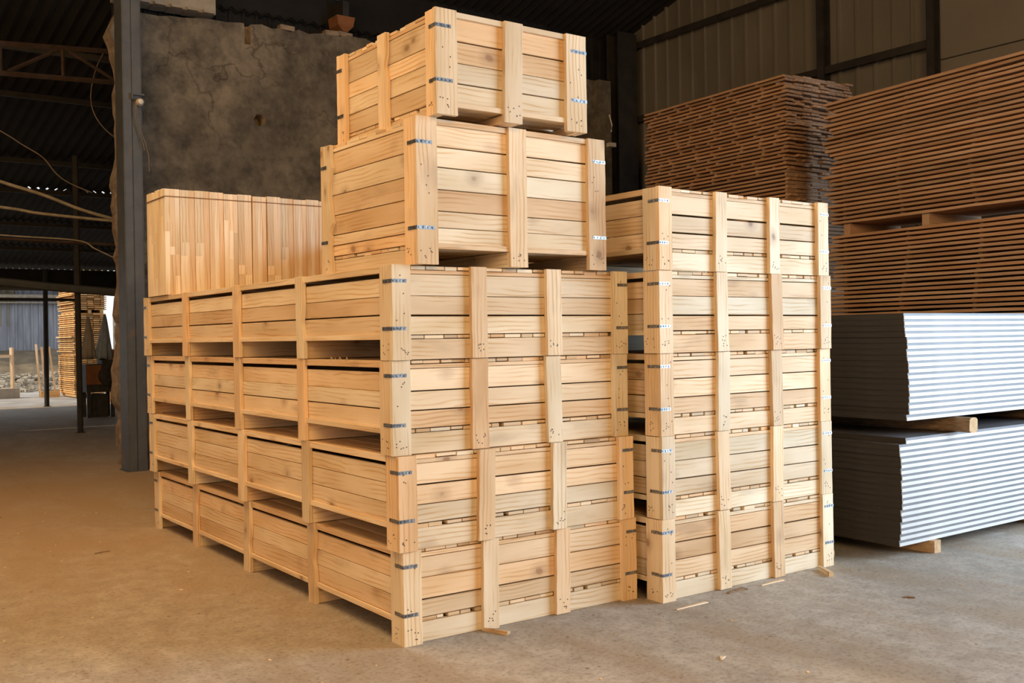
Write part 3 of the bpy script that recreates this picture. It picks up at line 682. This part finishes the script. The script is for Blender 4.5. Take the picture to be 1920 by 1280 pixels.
    for far in (0, 1):
        s = MB(); D2 = W if opening == 'L' else Ln; LL = Ln if opening == 'L' else W; th2 = .027
        a0, a1 = (TP*.45, TP*.98) if not far else (D2-TP*.98, D2-TP*.45)
        if opening == 'L': s.box(a0, a1, TP+.002, LL-TP-.002, zf1-.021, zf1+.008, tn(.1))
        else: s.box(TP+.002, LL-TP-.002, a0, a1, zf1-.021, zf1+.008, tn(.1))
        s.build('floor_rail', P, t, bevel=.0015)
    return t

XS = [(0, .11), (.497, .60), (1.013, 1.115), (1.513, 1.624)]
YS = [(0, .141), (1.12, 1.22), (2.20, 2.31), (3.30, 3.40), (4.31, 4.441)]
def rbl(): 
    a = .232+R.uniform(-.006, .006); b = .342+R.uniform(-.006, .006); lo = .130+R.uniform(-.005, .006)
    return [(.453, b), (b-R.uniform(.001, .006), a), (a-R.uniform(.001, .006), lo)]
def lbl():
    a = .236+R.uniform(-.006, .006); b = .338+R.uniform(-.006, .006)
    return [(.438, b), (b, a), (a-R.uniform(0, .003), .134)]
AP = [((0, 0, 0), -.736), ((-.032, -.0225, .5), -.60), ((-.043, .010, 1.0), -.727), ((-.047, -.012, 1.5), -.438)]
AL = ['long low pine crate on the floor, lowest of the left stack of four', 'long low pine crate second from the floor in the left stack', 'long low pine crate third from the floor in the left stack', 'long low pine crate topmost of the left four, right under the big square-sided crate']
for (p, a), lab in zip(AP, AL):
    crate(p, rad(a), 1.6247, 4.441, .5, XS, YS, rbl(), lbl(), 'L', lab, 'left stack of long pine crates')
BP = [((1.660, -.210, 0), -.28), ((1.6648, -.214, .5), .12), ((1.6658, -.210, 1.0), .12), ((1.6514, -.225, 1.5), -.16), ((1.640, -.2436, 2.0), .659)]
BL = ['pale long crate on the floor, lowest of the right stack of five', 'pale long crate second from the floor in the right stack', 'pale long crate in the middle of the right stack of five', 'pale long crate fourth from the floor in the right stack', 'pale long crate topmost of the right stack of five']
for (p, a), lab in zip(BP, BL):
    crate(p, rad(a), 1.6247, 4.441, .5, XS, YS, rbl(), lbl(), 'L', lab, 'right stack of long pine crates', tone=1.0)
crate((.074, -.073, 2.0), rad(1.015), 1.317, 1.092, .775, [(0, .13), (.60, .72), (1.185, 1.317)], [(0, .126), (.975, 1.092)],
      [(.745, .627), (.626, .517), (.516, .401), (.4, .285), (.284, .198), (.197, .106)], [(.726, .60), (.599, .472), (.470, .352), (.351, .235), (.234, .172), (.171, .110)], 'R',
      'big square-sided crate with six planks, standing on the left stack', None, name='tall_crate', rlean=.012, wany={(0, 1): [(.64, .035, -.022), (.5, .09, .028), (.30, .04, -.02), (.26, .025, .03), (.16, .07, .02)]})
crate((.1527, -.1556, 2.775), rad(-.06), 1.0126, 1.1405, .5526, [(0, .132), (.435, .551), (.868, 1.0126)], [(0, .106), (.533, .63), (1.035, 1.1405)],
      [(.525, .40), (.398, .286), (.285, .178), (.177, .068)], [(.505, .374), (.372, .283), (.282, .183), (.182, .072)], 'R',
      'smallest crate, with five uprights in view, topmost of the whole pile', None, name='small_crate', rlean=.012)

# ------------------------------------------------------------------ bundle of upright slats on the left stack
SW, SD, SH = .1235, .0545, .872
variants = []
for v in range(10):
    s = MB(); k = R.choice([2, 2, 3]); cuts = [0]+sorted(R.uniform(.3, .7) if k == 2 else c for c in ([.5] if k == 2 else [.33, .68]))+[1]
    for i in range(k):
        zz = [0]+sorted(R.uniform(.15, .8)*SH for _ in range(R.choice([0, 1, 2])))+[SH]
        for a, b in zip(zz[:-1], zz[1:]):
            s.box(cuts[i]*SW*.968, cuts[i+1]*SW*.968-(.0012 if i < k-1 else 0), .0, SD*.96, a, b, tint(.10, .04), grain=2)
    variants.append(s.build('upright_slat', M['slat']))
SG = 'upright planed slats standing on the left crates'
sx0, sy0 = -.022, 3.765
first = set()
for j in range(9):
    for i in range(13):
        v = R.randrange(10); o = variants[v]
        if v in first: o = o.copy(); COL.objects.link(o)
        first.add(v)
        gap = .012 if i >= 7 else 0
        lean = -.018-.002*i if i < 7 else -.03
        o.location = (sx0+i*SW+gap+(.006 if i == 6 and j == 0 else 0), sy0+j*SD+(-.01 if (i, j) in ((6, 0), (7, 0)) else 0)+abs(R.gauss(0, .004)), 2.001)
        o.scale.z = 1+R.uniform(-.012, .004)-.0022*i
        if j == 0 and i == 0: lab = 'planed pine slat at the near left corner of the upright bundle'
        elif j == 0: lab = 'planed pine slat, %s from the left in the front row of the upright bundle' % nth(i+1)
        elif i == 0: lab = 'planed pine slat on the left side of the upright bundle, %s from the front' % nth(j+1)
        else: lab = 'planed pine slat inside the upright bundle, behind the front row'
        tag(o, lab, 'slat', SG)
s = MB()                                                             # binding wire
zw = 2.001+SH*.92; x0, x1, y0, y1 = sx0-.004, sx0+13*SW+.016, sy0-.016, sy0+9*SD+.004
pts = [(x0, y0), (x1, y0), (x1, y1), (x0, y1)]
for (ax_, ay_), (bx_, by_) in zip(pts, pts[1:]+pts[:1]): s.tube([(ax_, ay_, zw), (bx_, by_, zw)], .0035, 6)
tag(s.build('binding_wire', M['wire']), 'thin brown wire tied round the top of the upright slats', 'wire')

# ------------------------------------------------------------------ sheet panels, two packs
def panel_proto():
    t = empty('sheet_panel', (0, 0, 0), 0, '', 'panel')
    s = MB(); s.box(0, 2.6, .006, 1.25, 0, .0405, WT, mi=0); s.mi[0] = 1; s.mi[1] = 1; s.build('panel_core', [M['grey_sheet'], M['shaded_edge']], t)  # both x ends take the painted-in shade tone
    s = MB(); s.box(.001, 2.599, 0, .012, .0, .0225, WT); s.build('edge_strip', M['white_edge'], t)
    return t
def copy_tree(o):
    c = o.copy(); COL.objects.link(c)
    for ch in list(o.children):
        d = ch.copy(); COL.objects.link(d); d.parent = c
    return c
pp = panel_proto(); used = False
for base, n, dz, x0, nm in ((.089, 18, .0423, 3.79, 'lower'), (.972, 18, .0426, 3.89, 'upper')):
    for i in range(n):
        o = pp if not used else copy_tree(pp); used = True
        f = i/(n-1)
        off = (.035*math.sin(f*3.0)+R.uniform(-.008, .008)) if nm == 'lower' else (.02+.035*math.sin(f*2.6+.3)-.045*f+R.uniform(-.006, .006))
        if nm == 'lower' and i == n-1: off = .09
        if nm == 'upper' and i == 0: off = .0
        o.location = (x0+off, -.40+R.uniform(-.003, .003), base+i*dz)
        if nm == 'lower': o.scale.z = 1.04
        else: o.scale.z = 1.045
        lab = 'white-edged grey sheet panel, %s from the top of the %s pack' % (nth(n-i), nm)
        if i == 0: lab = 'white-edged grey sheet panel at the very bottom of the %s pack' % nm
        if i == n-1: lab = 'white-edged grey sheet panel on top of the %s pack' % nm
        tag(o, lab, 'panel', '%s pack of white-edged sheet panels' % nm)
def log(name, x, y0, y1, z0, h, w_, label, cat, grp=None, n=9, rough_=.012):
    s = MB(); rg = []
    for i in range(n):
        y = y0+(y1-y0)*i/(n-1); ring = []
        for k in range(12):
            a = 2*math.pi*k/12; cx = math.copysign(abs(math.cos(a))**.55, math.cos(a)); cz = math.copysign(abs(math.sin(a))**.55, math.sin(a))
            j = rough_*noise.noise(Vector((k*1.7, y*6, x)))*1.5
            ring.append((x+cx*(w_/2-abs(j)), y, z0+h/2+cz*(h/2-.0005)-(abs(j)*.3 if cz > 0 else 0)))
        rg.append(ring)
    s.rings(rg, WT)
    for q in range(-2, 0): s.mi[q] = 1
    return tag(s.build(name, [M['log'], M['cutend']]), label, cat, grp)
log('log_bearer', 4.53, -.53, .85, .851, .119, .12, 'rough split log wedged between the two packs, its cut end sticking out', 'log')
log('log_bearer', 6.0, -.45, .85, .851, .119, .12, 'rough log wedged between the packs beyond the right edge of the view', 'log')
for x, lab in ((4.19, 'squared timber bearer under the lower pack, nearest its corner'), (5.9, 'squared timber bearer under the lower pack toward its far end')):
    s = MB(); s.box(x-.04, x+.04, -.44, .84, 0, .0885, WT, mi=0); s.mi[-4] = 0; tag(s.build('timber_bearer', [M['cutend']]), lab, 'bearer', 'bearers under the lower pack')
s = MB(); rg = []
for y in (-.13, .10): rg.append([(3.36+.052*math.cos(k*math.pi/8), y, .052+.052*math.sin(k*math.pi/8)) for k in range(16)])
s.rings(rg, WT); s.mi[-2:] = [1, 1]; tag(s.build('log_offcut', [M['log'], M['cutend']]), 'short round log offcut on the floor beside the right crate stack', 'log')

# ------------------------------------------------------------------ stickered lumber piles
def lumber_pile(org, yaw, z0, layers, ln, across, bw, pitch, bt, label, group, sticks, sgroup, slabel, endjag=.05, frontjag=.006, sx=1, sin_=.012, nvar=8, v=.18, wav=.004):
    ca, sa = math.cos(yaw), math.sin(yaw)
    prot = []
    for k in range(nvar):
        s = MB(); n = 16; rg = []; sd = R.random()*50
        l0 = R.uniform(-endjag, endjag); l1 = ln+R.uniform(-endjag, endjag)
        for i in range(n+1):
            y = l0+(l1-l0)*i/n; dz = wav*noise.noise(Vector((y*2.3, sd, 0))); dx = frontjag*2*noise.noise(Vector((y*1.7, sd, 5)))
            rg.append([(dx, y, max(0, dz)), (bw-.006, y, max(0, dz)), (bw-.006, y, bt+min(0, dz)), (dx, y, bt+min(0, dz))])
        s.rings(rg, tint(v, .04)); prot.append(s.build('sawn_board', M['lumber']))
    use = set()
    sp = []
    for k in range(3):
        s = MB(); s.box(0, across*bw-.06 if across > 1 else .85-sin_, 0, .045, 0, pitch-bt-.0012, tint(.2)); sp.append(s.build('sticker', M['lumber']))
    us = set()
    for i in range(layers):
        z = z0+i*pitch
        for b in range(across):
            k = R.randrange(nvar); o = prot[k]
            if k in use: o = o.copy(); COL.objects.link(o)
            use.add(k)
            lx, ly = b*bw+R.uniform(-.004, .004), R.uniform(-.02, .02)
            o.location = (org[0]+ca*lx-sa*ly, org[1]+sa*lx+ca*ly, z); o.rotation_euler.z = yaw
            tag(o, label % ((nth(layers-i), nth(b+1)) if across > 1 else nth(layers-i)), 'board', group)
        if i == layers-1: break
        for q in sticks(i):
            k = R.randrange(3); o = sp[k]
            if k in us: o = o.copy(); COL.objects.link(o)
            us.add(k)
            lx, ly = sin_+(R.uniform(0, .012)), q
            o.location = (org[0]+ca*lx-sa*ly, org[1]+sa*lx+ca*ly, z+bt+.0006); o.rotation_euler.z = yaw
            tag(o, slabel, 'sticker', sgroup)
    for p_ in range(nvar):
        if p_ not in use: bpy.data.objects.remove(prot[p_])
    for p_ in range(3):
        if p_ not in us: bpy.data.objects.remove(sp[p_])
# near pile at the right: face from (7.38, 2.85) running toward the camera side
FY = rad(-6.4); FO = Vector((7.38, 2.85)); FL = 4.1
fo = (FO.x-math.sin(FY)*-FL*1.0, FO.y-math.cos(FY)*FL)            # near end of the face
fo = (FO.x+math.sin(FY)*FL, FO.y-math.cos(FY)*FL)
fst = lambda i: [FL-1.02+.06*math.sin(i*.2)+R.uniform(-.02, .02), FL-1.92+.06*math.sin(i*.2)+R.uniform(-.02, .02)]
lumber_pile(fo, FY, 2.85, 29, FL, 1, .30, .0497, .031, 'rust-brown sawn board, %s from the top in the upper bundle at the right edge', 'boards of the upper right bundle', fst, 'stickers of the upper right bundle', 'dark spacer stick between boards of the upper bundle at the right edge', sin_=.05, frontjag=.006, wav=.0085, endjag=.075, nvar=14)
lumber_pile(fo, FY, 1.345, 28, FL, 1, .30, .0497, .031, 'rust-brown sawn board, %s from the top of the bundle just above the white-edged panels', 'boards of the middle right bundle', fst, 'stickers of the middle right bundle', 'dark spacer stick in the bundle just above the white-edged panels', sin_=.05, frontjag=.006, wav=.0085, endjag=.075, nvar=14)
s = MB()
for zb, nl_ in ((2.85, 29), (1.345, 28)):
    for i in range(nl_):
        for b in (1, 2): s.box(b*.30, b*.30+.292, R.uniform(0, .04), FL-R.uniform(0, .04), zb+i*.0497+.0005, zb+i*.0497+.031, tint(.2))
        if i < nl_-1:
            for q in (.3, FL-.2): s.box(.06, .86, q, q+.05, zb+i*.0497+.0315, zb+i*.0497+.0490, tint(.2))
o = s.build('inner_boards', M['lumber']); o.location = (fo[0], fo[1], 0); o.rotation_euler.z = FY; tag(o, 'boards lying behind the front ones in the two right lumber bundles', 'lumber', kind='stuff')
for k, ly in enumerate((FL-.28, FL-1.35, FL-2.6, .6)):
    s = MB(); s.box(.03, .88, 0, .09, 0, 2.849-(1.345+27*.0497+.031)-.001, tint()); o = s.build('timber_bearer', M['lumber'])
    o.location = (fo[0]-math.sin(FY)*ly, fo[1]+math.cos(FY)*ly, 1.345+27*.0497+.0315); o.rotation_euler.z = FY
    tag(o, 'squared bearer in the dark gap between the right bundles, %s from the far end' % nth(k+1), 'bearer', 'bearers between the right bundles')
s = MB()
for i in range(25):
    s.box(0, .89, 0, FL, .085+i*.0497, .085+i*.0497+.031, tint(.15))
    for q in (.3, 1.3, 2.3, 3.3): s.box(.02, .87, q, q+.08, .085+i*.0497+.031, .085+i*.0497+.0497, tint(.15))
for q in (.3, 1.3, 2.3, 3.3): s.box(.02, .87, q, q+.1, 0, .085, tint(.15))
o = s.build('board_bundle', M['lumber']); o.location = (fo[0], fo[1], 0); o.rotation_euler.z = FY; tag(o, 'lowest brown lumber bundle of the right pile, hidden behind the panels', 'lumber', kind='stuff')
# far pile behind the right crate stack
EL = 2.72
est = lambda i: ([.02, EL-.06] if i < 8 else [q+R.uniform(-.14, .14) for q in (.12, .5, .9, 1.3, 1.7, 2.1, 2.5)])
lumber_pile((7.81, 3.79), rad(-3.0), 3.24, 33, EL, 8, .155, .0505, .029, 'weathered board in the far pile, %s layer from the top, %s board from the left', 'boards of the far lumber pile', est, 'stickers of the far lumber pile', 'short brown spacer end in the far lumber pile behind the right crates', endjag=.045, frontjag=.008)
s = MB()
for i in range(61):
    z = .11+i*.0505
    s.box(0, 1.23, 0, EL, z, z+.029, tint(.15))
    for q in (.05, 1.3, 2.6): s.box(.02, 1.2, q, q+.08, z+.029, z+.0505, tint(.15))
for q in (.05, 1.3, 2.6): s.box(.02, 1.2, q, q+.08, 0, .11, tint(.15)); 
for q in (.05, 1.3, 2.6): s.box(.02, 1.2, q, q+.08, .11+60*.0505+.029, 3.239, tint(.15))
o = s.build('board_bundle', M['lumber']); o.location = (7.81, 3.79, 0); o.rotation_euler.z = rad(-3.0); tag(o, 'lower brown bundles of the far lumber pile, hidden behind the right crates', 'lumber', kind='stuff')

# ------------------------------------------------------------------ chips on the floor
def chip(x, y, ln, wd, th, a, mat, label, cat='wood chip', tip=.3, tilt=0):
    s = MB(); rg = []
    for i in range(6):
        f = i/5; w_ = wd*(tip+(1-tip)*f)*.5; c = .12*wd*math.sin(f*3); u = (f-.5)*ln
        rg.append([(u, -w_+c, 0), (u, w_+c, 0), (u, w_*.8+c, th), (u, -w_*.8+c, th)])
    s.rings(rg, tint()); o = s.build('wood_splinter', M[mat], loc=(x, y, .0005)); o.rotation_euler = (0, 0, a)
    return tag(o, label, cat, 'wood scraps on the floor')
chip(.53, -.075, .16, .035, .018, -1.15, 'pine', 'small wedge of pale wood lying against the foot of the left stack', tip=.15)
chip(1.75, -.36, .26, .03, .005, .03, 'pine', 'long pale splinter in front of the right stack corner')
chip(2.56, -.285, .22, .03, .006, .05, 'pine', 'tan splinter along the foot of the right stack')
chip(3.04, -.33, .20, .035, .03, -2.1, 'pine', 'short pale stick near the right end of the right stack', tip=.6)
chip(2.22, -.285, .17, .06, .008, .1, 'log', 'dark bark flake at the foot of the right stack')
chip(1.15, -1.15, .05, .03, .006, .6, 'pine', 'tiny pale flake on the floor before the left stack')
chip(2.9, -1.05, .06, .03, .008, 2, 'log', 'small dark flake on the open floor at the right')
chip(-.6, 3.6, .12, .03, .006, .3, 'log', 'dark splinter on the orange floor left of the crates')
chip(-1.0, 5.9, .16, .04, .006, .2, 'log', 'thin dark scrap far left on the floor')
s = MB()
for k in range(420):
    x = R.uniform(-3.5, 6); y = R.uniform(-4, 6); 
    if -0.1 < x < 3.4 and y > -.3: continue
    if x > 3.7 and y > -.5: continue
    a = R.uniform(.003, .011)
    s.box(-a, a, -a*.5, a*.5, 0, a*.35, tint(.25), mat=Matrix.Translation((x, y, 0)) @ Matrix.Rotation(R.uniform(0, 3), 4, 'Z'))
tag(s.build('sawdust_chips', M['pine']), 'tiny wood chips scattered over the concrete floor', 'wood chips', kind='stuff')
# splinters hanging from the lid edge
s = MB()
for k in range(7): s.tube([(-.033-.002*k, .52+k*.035, 1.492+.0), (-.05, .50+k*.035+R.uniform(-.03, .03), 1.505+R.uniform(0, .012))], .0016, 4)
tag(s.build('loose_splinters', M['pine']), 'pale wood splinters sticking up in the gap under the top long crate', 'splinters', kind='stuff')
